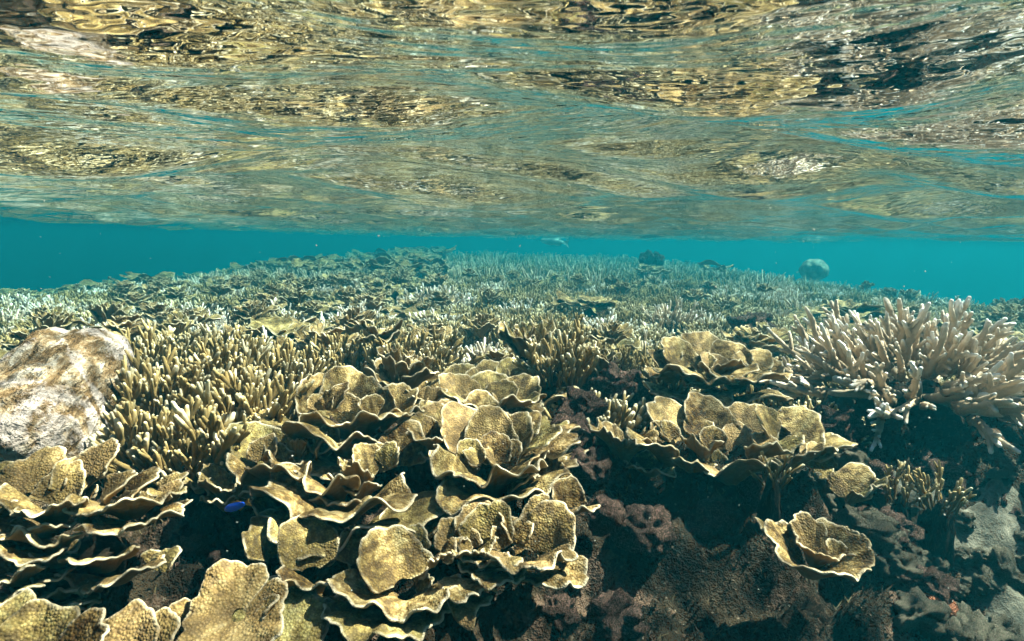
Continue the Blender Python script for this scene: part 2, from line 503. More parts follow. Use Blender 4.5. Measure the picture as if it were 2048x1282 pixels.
def cup_geo(L, a0=-90, a1=90, phi0=70, phi1=25, seed=0, ns=60, nv=18, ruffle=0.06, lobe=0.10, t=0.0033, r0=0.1, endtap=0.35):
    """part of a bowl round the z axis; angle 0 looks along -y, 90 along +x; phi: steepness at base and rim"""
    rs = np.random.default_rng(seed)
    s = np.linspace(-1, 1, ns); v = vdist(nv)
    th = R(a0) + (s + 1) * 0.5 * R(a1 - a0)
    tap = np.clip(1 - np.abs(s) ** 6, 0, 1) ** 0.5
    E = L * (1 - endtap + endtap * tap) * (1 + wig(th, rs, (2, 3.7, 7, 13, 24, 41), (lobe, lobe * 0.8, lobe * 0.55, lobe * 0.32, lobe * 0.18, lobe * 0.08)))
    ph = R(phi0) + (R(phi1) - R(phi0)) * v ** 0.9
    dv = np.gradient(v)
    r = np.cumsum(np.cos(ph) * dv); z = np.cumsum(np.sin(ph) * dv)
    w = wig(th, rs, (3, 5.3, 9, 16, 27), (0.8, 0.9, 0.7, 0.4, 0.2))
    n2 = fbm(np.stack([np.cos(th)[:, None] * (1 + v[None, :]) * 1.5 + seed, np.sin(th)[:, None] * (1 + v[None, :]) * 1.5, v[None, :] * 1.5 + 0 * th[:, None]], -1), 2, seed)
    d = ruffle * L * ((v ** 2.2)[None, :] * w[:, None] + 1.0 * n2 * v[None, :])
    rr = r0 * L + r[None, :] * E[:, None] - d * np.sin(ph)[None, :]
    zz = z[None, :] * E[:, None] + d * np.cos(ph)[None, :]
    P = np.stack([np.sin(th)[:, None] * rr, -np.cos(th)[:, None] * rr, zz], -1)
    return thicken(P[::-1], t, max(0.003, min(0.0048, L * 0.06)))

def tube(path, rad, sides=8, bump=0.0, seed=0, tipk=0.0, tip_from=0.8, round_tip=True):
    """a tapered limb along a path with a blunt rounded end; attribute tip marks the pale growing end"""
    path = np.asarray(path, float); rad = np.asarray(rad, float)
    n = len(path)
    if round_tip:
        d = path[-1] - path[-2]; d /= np.linalg.norm(d) + 1e-9
        ext = np.array([0.55, 0.85]) * rad[-1]
        path = np.concatenate([path, path[-1] + d * ext[:, None]])
        rad = np.concatenate([rad, rad[-1] * np.array([0.80, 0.42])])
    m = len(path)
    tg = np.gradient(path, axis=0); tg /= np.linalg.norm(tg, axis=1, keepdims=True) + 1e-9
    up = np.array([0.31, 0.95, 0.07]); a = np.cross(tg, up); a /= np.linalg.norm(a, axis=1, keepdims=True) + 1e-9
    b = np.cross(tg, a)
    ang = np.arange(sides) / sides * 2 * np.pi
    rs = np.random.default_rng(seed)
    rr = rad[:, None] * (1 + bump * rs.normal(0, 1, (m, sides)))
    V = path[:, None, :] + rr[..., None] * (np.cos(ang)[None, :, None] * a[:, None, :] + np.sin(ang)[None, :, None] * b[:, None, :])
    V = V.reshape(-1, 3)
    i = np.arange(m - 1)[:, None] * sides + np.arange(sides)[None, :]
    j = np.arange(m - 1)[:, None] * sides + (np.arange(sides)[None, :] + 1) % sides
    Q = np.stack([i, j, j + sides, i + sides], -1).reshape(-1, 4)
    top = path[-1] + tg[-1] * rad[-1] * 0.35
    V = np.concatenate([V, [top]])
    k = (m - 1) * sides + np.arange(sides); k2 = (m - 1) * sides + (np.arange(sides) + 1) % sides
    T = np.stack([k, k2, np.full(sides, len(V) - 1)], -1)
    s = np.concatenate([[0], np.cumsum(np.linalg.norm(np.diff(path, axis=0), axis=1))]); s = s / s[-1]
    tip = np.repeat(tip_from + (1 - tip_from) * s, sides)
    return Geo().add(V, Q, T, tip=np.concatenate([tip, [1.0]]))

def bend_path(base, d, L, n, rs, up=0.3, jit=0.12):
    p = [np.array(base, float)]; d = np.array(d, float); d /= np.linalg.norm(d)
    for _ in range(n):
        d = d + np.array([0, 0, up / n]) + rs.normal(0, jit / n ** 0.5, 3); d /= np.linalg.norm(d)
        p.append(p[-1] + d * L / n)
    return np.array(p), d

def finger_geo(L, r, seed, forks=2, sides=7, n=6):
    """one finger of finger coral: thick, blunt, forked near the end"""
    rs = np.random.default_rng(seed); g = Geo()
    p, d = bend_path((0, 0, 0), (rs.normal(0, .08), rs.normal(0, .08), 1), L, n, rs, 0, 0.26)
    rad = r * np.linspace(0.80, 1.0, n + 1) * (1 + 0.13 * rs.normal(0, 1, n + 1)); rad[-1] *= 0.72
    g.merge(tube(p, rad, sides, 0.07, seed, 1, 0.0))
    for k in range(forks):
        i = int(rs.integers(max(1, n // 3), n))
        a = rs.random() * 6.28
        dd = d * 0.9 + np.array([math.cos(a), math.sin(a), 0.25]) * 0.8
        l2 = L * (0.16 + 0.24 * rs.random())
        p2, _ = bend_path(p[i], dd, l2, 3, rs, 0.8, 0.12)
        g.merge(tube(p2, r * np.array([0.95, 0.90, 0.92, 0.66]) * (0.8 + 0.3 * rs.random()), sides, 0.07, seed + k + 5, 1, 0.9 * i / n))
    return g

def stag_geo(L, r, seed, forks=3, sides=9, n=12):
    """one limb of staghorn coral, knobbly with corallites, tapering to a white tip, with short side spurs"""
    rs = np.random.default_rng(seed); g = Geo()
    p, d = bend_path((0, 0, 0), (rs.normal(0, .06), rs.normal(0, .06), 1), L, n, rs, 0, 0.20)
    g.merge(tube(p, r * np.linspace(1.35, 0.48, n + 1), sides, 0.17, seed, 1, 0.0))
    for k in range(forks):
        i = int(rs.integers(n // 5, int(n * .85) + 1))
        a = rs.random() * 6.28
        dd = d * 0.75 + np.array([math.cos(a), math.sin(a), 0.0]) * 0.75
        l2 = L * (0.14 + 0.24 * rs.random()); m = max(2, n // 2)
        p2, _ = bend_path(p[i], dd, l2, m, rs, 0.6, 0.14)
        g.merge(tube(p2, r * np.linspace(0.80, 0.42, m + 1), sides, 0.15, seed + k + 5, 1, 0.75 * i / n))
    return g

def blob_geo(rx, ry, rz, seed, n=3, amp=0.25, freq=2.2, octv=4, box=2.0):
    """a lumpy stone from a subdivided cube projected to an ellipsoid"""
    m = 4 * n + 1
    u = np.linspace(-1, 1, m); A, B = np.meshgrid(u, u, indexing='ij'); C = np.ones_like(A)
    g = Geo()
    for f in ((A, B, C), (B, A, -C), (C, A, B), (-C, B, A), (B, C, A), (A, -C, B)):
        P = np.stack(f, -1); P = P / (np.abs(P) ** box).sum(-1, keepdims=True) ** (1 / box)
        d = 1 + amp * fbm(P * freq + seed * 3.1, octv, seed)
        g.add(P * d[..., None] * np.array([rx, ry, rz]), grid_quads(m, m))
    return g

def weld(me):
    import bmesh
    b = bmesh.new(); b.from_mesh(me)
    bmesh.ops.remove_doubles(b, verts=b.verts, dist=1e-5)
    bmesh.ops.recalc_face_normals(b, faces=b.faces)
    b.to_mesh(me); b.free(); return me

def TR(loc, rz=0.0, sc=1.0, tilt=0.0, taz=0.0):
    """placement: scale, turn about z, then tip by tilt (degrees) towards azimuth taz (0 = to the camera, 90 = to the right)"""
    ax = Vector((math.cos(R(taz)), math.sin(R(taz)), 0))
    return Matrix.Translation(Vector(loc)) @ Matrix.Rotation(R(tilt), 4, ax) @ Matrix.Rotation(R(rz), 4, 'Z') @ Matrix.Diagonal((sc, sc, sc, 1))

# ---------------------------------------------------------------- coral colonies
SEED = [100]
def nxt():
    SEED[0] += 1; return SEED[0]

STEM = weld(blob_geo(1, 1, 1, 5, 3, 0.22, 2.0).mesh('rock_base', M_ROCK))
occupied = []                                        # (x, y, r) already grown over

def rooted(name, p, stem_r, label, cat, group=None, depth=0.16, occ=None):
    """a colony: an Empty at its foot and the dead reef rock it grows on"""
    root = empty(name, p)
    tag(root, label, cat, group)
    if stem_r:
        gz = float(ground_z(p[0], p[1], False))
        d = max(depth, p[2] - gz + 0.06) * 0.5
        b = link('rock_base', STEM, root)
        b.matrix_basis = Matrix.Translation((0, 0, -d - 0.004)) @ Matrix.Rotation(random.random() * 6, 4, 'Z') @ Matrix.Diagonal((stem_r, stem_r, d, 1))
    occupied.append((p[0], p[1], occ or stem_r * 1.6 or 0.05))
    return root

def put(root, name, me, M):
    return link(name, me, root, Matrix.Translation(-root.location) @ M)

def fan(root, px, py, Y, L, az=0, half=50, lean=15, flare=25, kap=None, ruffle=0.05, lobe=0.12):
    s = nxt(); L *= .92; Lm = L * spread_out(Y) / F; lean += 13
    n = 64 if L > 60 else 44
    g = fan_geo(Lm, half, lean, flare, kap if kap is not None else 1.25 / Lm, s, n, 18 if L > 60 else 14, ruffle, lobe)
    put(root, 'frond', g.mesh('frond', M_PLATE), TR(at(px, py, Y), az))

def cup(root, px, py, Y, L, a0=-90, a1=90, phi0=65, phi1=25, tilt=0, taz=0, ruffle=0.065, lobe=0.11):
    s = nxt(); Lm = L * spread_out(Y) / F
    g = cup_geo(Lm, a0, a1, phi0, phi1, s, max(36, int(abs(a1 - a0) * 0.62)), 17, ruffle, lobe)
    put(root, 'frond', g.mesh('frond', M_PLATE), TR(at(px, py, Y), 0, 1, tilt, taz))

def lettuce(px, py, Y, stem, label, items, group='lettuce corals along the near ledge', occ=None, extra=True, tiers=True):
    root = rooted('lettuce_coral', at(px, py, Y), stem, label, 'coral', group, occ=occ)
    for it in items:
        k, a, kw = it[0], it[1:-1] if isinstance(it[-1], dict) else it[1:], it[-1] if isinstance(it[-1], dict) else {}
        (fan if k == 'f' else cup)(root, *a, **kw)
    er = random.Random(int(px + py))
    for it in (items if extra else ()):
        if tiers and it[0] == 'c' and it[4] > 70 and it[6] - it[5] < 260:          # a lower tier under each lip
            c0 = it[5] + er.uniform(-25, 15); c1 = it[6] + er.uniform(-15, 25)
            cup(root, it[1] + er.uniform(-25, 25), it[2] + er.uniform(14, 30), it[3] + er.uniform(-.012, .008), it[4] * er.uniform(.8, 1.05), c0, c1, it[7] - 12, it[8] - 10, it[9] if len(it) > 9 and not isinstance(it[9], dict) else 0)
        if er.random() < .8:
            bx, by, bY = it[1] + er.uniform(-45, 45), it[2] + er.uniform(-12, 18), it[3] + er.uniform(-.01, .04)
            fan(root, bx, by, bY, er.uniform(30, 66), er.uniform(-75, 75), er.uniform(28, 48), er.uniform(8, 35), 25, None, .08, .14)
    return root

lettuce(660, 1080, .80, .07, 'ruffled golden lettuce coral with a wide dark bowl, directly above the blue fish', [
    ('c', 690, 1045, .74, 195, -115, 95, 62, 22, 8),
    ('c', 680, 1005, .77, 120, -78, 45, 62, 30),
    ('c', 725, 985, .77, 80, -165, 60, 80, 48),
    ('f', 737, 955, .79, 85, 55, 38, 8),
    ('f', 757, 945, .81, 72, 12, 44, 12),
    ('f', 800, 935, .84, 108, 2, 46, 14),
    ('f', 775, 935, .80, 60, -30, 40, 10),
    ('c', 592, 940, .83, 82, -52, 58, 85, 58),
    ('c', 590, 965, .81, 90, -50, 45, 70, 35),
    ('f', 625, 918, .84, 70, -55, 36, 8),
    ('f', 525, 938, .80, 125, 48, 44, 24),
    ('f', 522, 925, .78, 62, -2, 44, 12),
    ('c', 570, 995, .80, 140, -105, 70, 66, 28),
    ('c', 455, 1005, .76, 80, -175, 55, 72, 38),
    ('c', 400, 985, .77, 40, -120, 90, 70, 30),
    ('f', 655, 900, .86, 55, 30, 40, 10),
], occ=.16)
lettuce(710, 900, .97, .06, 'lettuce coral with one broad shell-shaped frond standing behind two long wavy lips', [
    ('f', 715, 860, .99, 145, 4, 52, 4, 18),
    ('f', 655, 850, .99, 120, 40, 40, 12),
    ('f', 790, 850, .98, 105, -28, 38, 10),
    ('f', 745, 835, .95, 60, 45, 22, 6),
    ('c', 712, 885, .93, 135, -98, 92, 60, 18),
    ('c', 700, 915, .90, 140, -85, 70, 58, 16),
    ('c', 760, 860, .95, 105, 20, 95, 55, 22),
    ('f', 640, 822, .93, 45, 12, 45, 10),
    ('f', 690, 825, .93, 52, 32, 40, 6),
    ('f', 850, 840, .98, 85, -35, 40, 10),
    ('c', 590, 860, .93, 80, -130, -20, 45, 10),
], occ=.13)
lettuce(985, 1000, .86, .07, 'big open rosette of golden lettuce coral beside the pink rock gully', [
    ('f', 955, 912, .86, 140, 35, 42, 22),
    ('f', 985, 905, .86, 105, 4, 40, 8),
    ('f', 1012, 912, .86, 108, -32, 40, 12),
    ('f', 1020, 880, .92, 110, -10, 48, 30),
    ('f', 960, 875, .92, 110, 10, 50, 18),
    ('c', 1035, 925, .86, 140, 48, 135, 44, 12),
    ('c', 1030, 915, .84, 100, 35, 105, 52, 30),
    ('c', 1045, 905, .90, 125, 80, 165, 40, 14),
    ('c', 985, 990, .80, 160, -100, 88, 66, 28, 6),
    ('c', 1010, 965, .80, 95, 10, 88, 60, 30),
    ('f', 915, 958, .82, 118, 58, 32, 20),
    ('f', 938, 932, .80, 62, 8, 40, 14),
    ('f', 985, 930, .83, 75, -6, 42, 16),
    ('f', 1010, 935, .83, 65, -35, 40, 16),
    ('f', 870, 880, .90, 100, 42, 40, 22),
    ('f', 890, 872, .92, 88, 20, 30, 12),
    ('f', 850, 890, .88, 70, 30, 34, 18),
    ('c', 870, 905, .86, 75, -80, 40, 60, 30),
    ('f', 1085, 945, .82, 60, -15, 50, 25),
    ('c', 1085, 985, .80, 65, -30, 95, 50, 20),
], occ=.16)
lettuce(985, 860, 1.06, .06, 'sunlit lettuce coral of overlapping shells behind the big rosette', [
    ('f', 975, 825, 1.06, 108, 0, 60, 14),
    ('f', 1035, 822, 1.05, 98, -28, 46, 16),
    ('f', 920, 815, 1.05, 90, 36, 40, 18),
    ('f', 1000, 815, 1.03, 70, -20, 40, 20),
    ('f', 975, 790, 1.13, 90, 5, 60, 16),
    ('f', 1030, 780, 1.13, 80, -12, 55, 16),
    ('f', 920, 785, 1.13, 75, 20, 50, 14),
    ('c', 985, 850, 1.0, 120, -92, 95, 56, 22),
    ('c', 880, 830, 1.02, 80, -100, 30, 55, 20),
    ('c', 1085, 810, 1.08, 70, 10, 120, 40, 10),
    ('f', 855, 800, 1.1, 70, 20, 45, 14),
], occ=.14)
lettuce(830, 1230, .66, .075, 'low lettuce coral of separate round lobes on the edge of the dark drop', [
    ('f', 548, 1118, .64, 118, 55, 36, 16),
    ('f', 543, 1040, .68, 70, 70, 32, 16),
    ('f', 622, 1138, .61, 122, 26, 44, 16),
    ('c', 640, 1180, .60, 100, -82, 42, 60, 24),
    ('f', 715, 1130, .63, 84, 14, 38, 10),
    ('f', 800, 1165, .585, 150, 42, 52, 26),
    ('c', 812, 1200, .585, 135, -98, 98, 42, 12),
    ('f', 832, 1108, .62, 64, 2, 32, 8),
    ('f', 915, 1112, .63, 92, 12, 36, 14),
    ('f', 972, 1090, .64, 105, 0, 52, 10),
    ('f', 950, 1080, .65, 90, 22, 34, 12),
    ('c', 935, 1120, .60, 75, -40, 100, 55, 30),
    ('c', 860, 1130, .60, 70, 0, 110, 60, 35),
    ('c', 900, 1110, .64, 60, 30, 120, 60, 40),
    ('f', 1085, 1108, .63, 132, -26, 54, 18),
    ('c', 1055, 1130, .61, 118, -75, 88, 50, 14),
    ('c', 985, 1130, .60, 85, -60, 60, 50, 18),
    ('f', 1080, 1060, .68, 78, -8, 46, 12),
    ('f', 1140, 1018, .70, 72, 8, 54, 16),
    ('c', 1145, 1025, .69, 60, -60, 70, 45, 15),
    ('c', 870, 1160, .585, 120, 25, 85, 14, -6),
    ('f', 790, 1070, .72, 66, 0, 48, 10),
    ('f', 845, 1075, .68, 90, -62, 26, 30),
    ('f', 1040, 1085, .64, 55, -40, 36, 14),
    ('f', 1000, 1100, .63, 50, 30, 40, 10),
], occ=.2)
lettuce(520, 1360, .52, .05, 'large smooth tan plates of lettuce coral at the bottom edge, one lying on another', [
    ('f', 500, 1345, .50, 245, -8, 60, 46, 18, {'kap': 2.0, 'ruffle': .035, 'lobe': .06}),
    ('c', 480, 1235, .475, 112, -205, 150, 24, 10, 24, 0, {'ruffle': .04, 'lobe': .07}),
    ('f', 375, 1275, .48, 90, 35, 46, 20),
    ('f', 530, 1225, .475, 50, -60, 36, 20),
    ('f', 690, 1330, .57, 185, -10, 50, 34, 14, {'kap': 3.0, 'ruffle': .03, 'lobe': .06}),
    ('c', 400, 1300, .47, 70, -60, 60, 55, 25),
], occ=.12)
lettuce(130, 1380, .44, .05, 'thick crinkled lettuce coral filling the lower corner below the striped boulder', [
    ('f', 60, 1345, .42, 175, 10, 58, 22),
    ('f', 150, 1340, .41, 140, -38, 40, 16),
    ('f', 225, 1350, .42, 160, 4, 56, 24),
    ('f', 300, 1320, .44, 110, -20, 46, 20),
    ('f', -20, 1330, .43, 160, 20, 50, 20),
    ('c', 120, 1330, .40, 110, -80, 80, 60, 25),
], occ=.1)
lettuce(150, 1080, .62, .07, 'tiered lettuce coral with many thin lips in front of the striped boulder', [
    ('f', 60, 990, .62, 112, 16, 54, 22),
    ('f', 190, 955, .64, 92, -22, 46, 16),
    ('f', 115, 1010, .61, 98, 8, 44, 20),
    ('f', 25, 1000, .62, 90, 30, 44, 18),
    ('f', 205, 1008, .62, 98, -55, 30, 26),
    ('f', 255, 1005, .64, 98, -55, 32, 28),
    ('f', 150, 985, .63, 80, 40, 36, 16),
    ('c', 115, 1050, .585, 118, -95, 85, 62, 26),
    ('c', 265, 1035, .62, 120, -62, 105, 52, 22),
    ('c', 120, 1105, .58, 112, -95, 75, 62, 30),
    ('c', 120, 1130, .585, 100, -80, 70, 60, 26),
    ('c', 215, 1140, .59, 112, -62, 88, 60, 24),
    ('c', 130, 1190, .575, 90, -45, 75, 52, 18),
    ('c', 195, 1180, .59, 80, -30, 70, 50, 18),
    ('f', 20, 1150, .56, 118, 18, 54, 22),
    ('c', 40, 1165, .55, 105, -70, 80, 55, 24),
    ('c', 20, 1040, .59, 80, -60, 60, 60, 30),
    ('f', 330, 1010, .66, 60, -30, 40, 24),
    ('c', 345, 1000, .66, 55, -80, 80, 55, 22),
], occ=.16)
lettuce(280, 1190, .68, .03, 'small drab lettuce coral low in the shade between two larger ones', [
    ('f', 290, 1165, .67, 82, -8, 50, 26),
    ('f', 320, 1150, .66, 62, -25, 42, 20),
    ('c', 265, 1180, .66, 75, -80, 70, 40, 12),
    ('f', 240, 1160, .69, 60, 20, 44, 26),
], occ=.06)
lettuce(1430, 960, .94, .09, 'broad lettuce coral on the rock shelf left of the dark hollow under the staghorn', [
    ('c', 1245, 925, .92, 92, -185, 120, 70, 36),
    ('f', 1225, 905, .93, 70, 25, 40, 18),
    ('f', 1365, 888, .94, 122, 34, 36, 26),
    ('f', 1418, 885, .95, 112, 0, 38, 18),
    ('f', 1500, 888, .95, 108, -22, 46, 24),
    ('f', 1460, 885, .97, 100, 5, 42, 22),
    ('f', 1580, 890, .94, 118, -38, 46, 30),
    ('f', 1545, 880, .93, 80, 40, 28, 10),
    ('c', 1345, 940, .90, 125, -112, -5, 62, 24),
    ('c', 1400, 920, .91, 80, -72, 52, 64, 34),
    ('f', 1425, 900, .91, 55, -10, 44, 16),
    ('c', 1500, 930, .90, 112, -35, 92, 60, 26),
    ('c', 1455, 968, .88, 122, -75, 82, 58, 22),
    ('c', 1385, 950, .88, 85, -60, 40, 55, 20),
    ('c', 1590, 925, .90, 105, 15, 122, 48, 16),
    ('c', 1560, 950, .89, 100, 0, 100, 60, 34),
    ('f', 1640, 940, .88, 62, -10, 44, 18),
    ('f', 1692, 1000, .86, 92, -50, 36, 24),
    ('c', 1690, 1010, .86, 80, -30, 90, 60, 40),
    ('c', 1300, 950, .90, 70, -90, 40, 45, 15),
    ('f', 1330, 885, .92, 60, 20, 40, 14),
    ('f', 1470, 905, .92, 70, -10, 40, 20),
    ('f', 1540, 915, .90, 60, 10, 40, 20),
], occ=.2, tiers=False)
lettuce(1640, 1200, .70, .045, 'single rose-like lettuce coral bowl alone on the dark rock wall', [
    ('c', 1618, 1148, .68, 128, -165, 160, 54, 36, 12, 0, {'ruffle': .035, 'lobe': .06}),
    ('c', 1628, 1128, .69, 92, -225, 35, 68, 46, 14, 0, {'ruffle': .03, 'lobe': .06}),
    ('c', 1640, 1128, .70, 96, 20, 150, 66, 44, 8, 0, {'ruffle': .04, 'lobe': .07}),
    ('f', 1668, 1112, .67, 44, 10, 40, 0),
    ('c', 1580, 1125, .70, 92, -135, -50, 64, 42, 0, 0, {'ruffle': .03, 'lobe': .06}),
], occ=.09, extra=False)

# ---- lettuce corals further off: rosettes of lower plates
def rosette(px, py, Y, Rpx, label, phi=(50, 12), whorls=3, group='plate corals on the reef flat', stem=.05, lod=1.0):
    p = at(px, py, Y)
    root = rooted('plate_coral', p, stem, label, 'coral', group, occ=Rpx * spread_out(Y) / F)
    rs = np.random.default_rng(nxt())
    for w in range(whorls):
        k = 4 + int(rs.integers(0, 2)) - w // 2
        a = rs.random() * 360
        Lm = Rpx * spread_out(Y) / F * (1.05 - 0.2 * w)
        for i in range(k):
            span = 360 / k * (0.75 + 0.6 * rs.random())
            ac = a + 360 / k * i
            L2 = Lm * (0.75 + 0.45 * rs.random())
            g = cup_geo(L2, ac - span / 2, ac + span / 2, phi[0] + 5 * w + rs.normal(0, 5), phi[1] + 5 * w + rs.normal(0, 5), nxt(),
                        max(16, int(span * 0.28 * lod)), 11, 0.07, 0.12, 0.0036)
            dx, dy = rs.normal(0, .012, 2)
            put(root, 'frond', g.mesh('frond', M_PLATE), TR((p.x + dx, p.y + dy, p.z + 0.014 * w - 0.01), 0, 1, 2.5 * rs.normal(), rs.random() * 360))
    return root

lettuce(1430, 775, 1.13, .06, 'low sunlit ruffled plate coral left of the big staghorn', [
    ('f', 1365, 738, 1.12, 84, 24, 50, 22),
    ('f', 1410, 732, 1.14, 92, 0, 54, 20),
    ('f', 1455, 736, 1.12, 80, -20, 50, 24),
    ('f', 1500, 746, 1.10, 78, -25, 50, 34),
    ('f', 1335, 742, 1.12, 62, 30, 46, 26),
    ('f', 1535, 752, 1.10, 60, -35, 46, 36),
    ('f', 1430, 742, 1.10, 55, 10, 46, 26),
    ('c', 1400, 772, 1.08, 98, -98, 82, 46, 8),
    ('c', 1475, 772, 1.07, 92, -72, 98, 42, 6),
    ('c', 1430, 756, 1.10, 72, -62, 72, 52, 20),
    ('c', 1340, 765, 1.10, 62, -100, 40, 46, 10),
], group='plate corals on the reef flat', occ=.14)
rosette(1235, 712, 1.38, 55, 'small pale plate coral at the head of the pink rock gully', (40, 8), 2)
rosette(1050, 712, 1.20, 75, 'pale lettuce coral half hidden among brown fingers behind the sunlit shells', (70, 40), 3)
rosette(560, 690, 1.45, 105, 'pale plate coral beside white staghorn tips behind the brown finger thicket', (34, 4), 3)
rosette(850, 650, 1.85, 90, 'wide flat plate coral with a sunlit top, central on the reef flat', (18, -2), 3)
rosette(690, 628, 2.2, 70, 'stack of flat plate coral with thin lips beside white staghorn', (16, -2), 4)
rosette(560, 628, 2.1, 60, 'low plate coral next to the small black fish', (24, 4), 3)
rosette(770, 600, 2.7, 55, 'distant flat plate coral just before the white staghorn ridge', (20, 2), 3)
rosette(1690, 632, 1.95, 75, 'terraced plate coral with parallel lips over a dark gap behind the big staghorn', (14, -4), 4)
rosette(1770, 670, 1.6, 85, 'thick plate coral edge showing behind the staghorn tips', (16, -2), 3)
rosette(1890, 664, 1.75, 75, 'flat plate coral by the far side of the big staghorn', (14, -4), 3)
rosette(2020, 700, 1.45, 80, 'plate coral cut by the frame behind the big staghorn', (24, 4), 3)
rosette(1180, 612, 2.1, 55, 'plate coral patch in the middle of the brown reef flat', (18, 0), 3)
rosette(400, 690, 1.7, 45, 'small crinkled plate coral behind the striped boulder', (45, 15), 2)
rosette(250, 690, 1.65, 60, 'crinkled plate coral directly behind the top of the striped boulder', (45, 12), 3)
rosette(120, 690, 1.8, 60, 'dim plate coral on the slope past the striped boulder', (40, 10), 3)
rosette(760, 700, 1.25, 60, 'low crinkled plate coral between finger thickets', (60, 30), 2)

# ---- finger coral thickets
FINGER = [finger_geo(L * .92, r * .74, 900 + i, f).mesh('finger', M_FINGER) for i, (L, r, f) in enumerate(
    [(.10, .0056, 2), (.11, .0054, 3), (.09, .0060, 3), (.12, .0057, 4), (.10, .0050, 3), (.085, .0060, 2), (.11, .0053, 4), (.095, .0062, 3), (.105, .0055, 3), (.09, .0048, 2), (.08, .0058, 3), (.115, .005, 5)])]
STAG = [stag_geo(L, r, 700 + i, f, 10, 22).mesh('branch', M_STAG) for i, (L, r, f) in enumerate(
    [(.15, .0095, 3), (.17, .0097, 4), (.14, .0090, 3), (.18, .0100, 5), (.16, .0092, 5), (.13, .0090, 3), (.19, .0103, 6), (.12, .0088, 2), (.15, .0092, 6), (.17, .0095, 4), (.14, .0095, 4), (.16, .0086, 3)])]

def limb_matrix(p, d, roll, sc):
    q = Vector(d).normalized().to_track_quat('Z', 'Y').to_matrix().to_4x4()
    return Matrix.Translation(Vector(p)) @ q @ Matrix.Rotation(roll, 4, 'Z') @ Matrix.Diagonal((sc, sc, sc, 1))

def thicket(px, py, Y, Rm, n, label, sc=1.0, meshes=FINGER, name='finger_coral', part='branch', group='brown finger coral thickets', spread=.55, stem=None, up=1.0, lift=0.0):
    """limbs rise from a patch of radius Rm; (px, py) is where the foot of the patch shows"""
    p = at(px, py, Y)
    root = rooted(name, p, Rm * .8 * spread_out(Y) / Y if stem is None else stem, label, 'coral', group, occ=Rm * .9 * spread_out(Y) / Y)
    rs = np.random.default_rng(nxt())
    k = spread_out(Y) / Y; Rm *= k
    n = int(n * (2.3 if name == 'finger_coral' else 1.2) * min(1.8, k * k))
    for i in range(n):
        r = Rm * math.sqrt((i + .5) / n); a = i * 2.39996 + rs.normal(0, .2)
        x, y = r * math.cos(a) * .8, r * math.sin(a) * .8
        d = (x / Rm * spread + rs.normal(0, .16), y / Rm * spread + rs.normal(0, .16), up)
        z = lift - 0.25 * Rm * (r / Rm) ** 2 - 0.01
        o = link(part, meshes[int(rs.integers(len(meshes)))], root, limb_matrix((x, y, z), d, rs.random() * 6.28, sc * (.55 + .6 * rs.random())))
    return root

thicket(300, 915, .86, .07, 34, 'brown finger coral crowding the near side of the striped boulder')
thicket(400, 925, .84, .075, 40, 'dark brown finger coral in front of the finger thicket, over the black hollow')
thicket(490, 850, .96, .075, 38, 'brown finger coral between the near thicket and the shell-shaped fronds')
thicket(330, 815, 1.0, .08, 42, 'sunlit brown finger coral with pale tips beside the boulder shoulder')
thicket(430, 785, 1.08, .085, 44, 'brown finger coral in the middle of the thicket behind the golden bowl')
thicket(560, 775, 1.14, .075, 36, 'brown finger coral just behind the broad shell-shaped frond')
thicket(310, 735, 1.22, .08, 36, 'brown finger coral behind the boulder, mixed with pale tips')
thicket(460, 720, 1.26, .08, 36, 'brown finger coral at the back of the near thicket')
thicket(690, 745, 1.25, .08, 36, 'upright brown finger coral above the shell-shaped frond')
thicket(830, 740, 1.22, .08, 36, 'brown finger coral between the shell-shaped frond and the sunlit shells')
thicket(740, 690, 1.5, .10, 40, 'dense brown finger hedge left of the flat sunlit plate')
thicket(880, 690, 1.5, .10, 40, 'dense brown finger hedge below the flat sunlit plate')
thicket(980, 680, 1.5, .09, 36, 'brown finger coral behind the half hidden pale lettuce coral')
thicket(1120, 745, 1.14, .06, 30, 'isolated clump of brown finger coral at the edge of the pink rock gully')
thicket(1130, 690, 1.4, .08, 34, 'brown finger coral behind the isolated clump')
thicket(1340, 780, 1.16, .035, 12, 'sparse finger coral with white tips in the shade under the sunlit ruffled plate')
thicket(1545, 950, .80, .02, 5, 'tiny finger coral knob below the broad lettuce coral', .45)
thicket(1800, 985, .86, .025, 8, 'tiny knobbly finger coral in shade below the big staghorn', .5)
thicket(1880, 1000, .84, .03, 10, 'small knobbly finger coral above the pale sand pocket', .55)

# ---- staghorn corals
def staghorn(px, py, Y, Rm, n, label, sc=1.0, spread=1.0, lift=0.0, group='white tipped staghorn corals', stem=None):
    return thicket(px, py, Y, Rm, n, label, sc, STAG, 'staghorn_coral', 'branch', group, spread, stem, 1.0, lift)

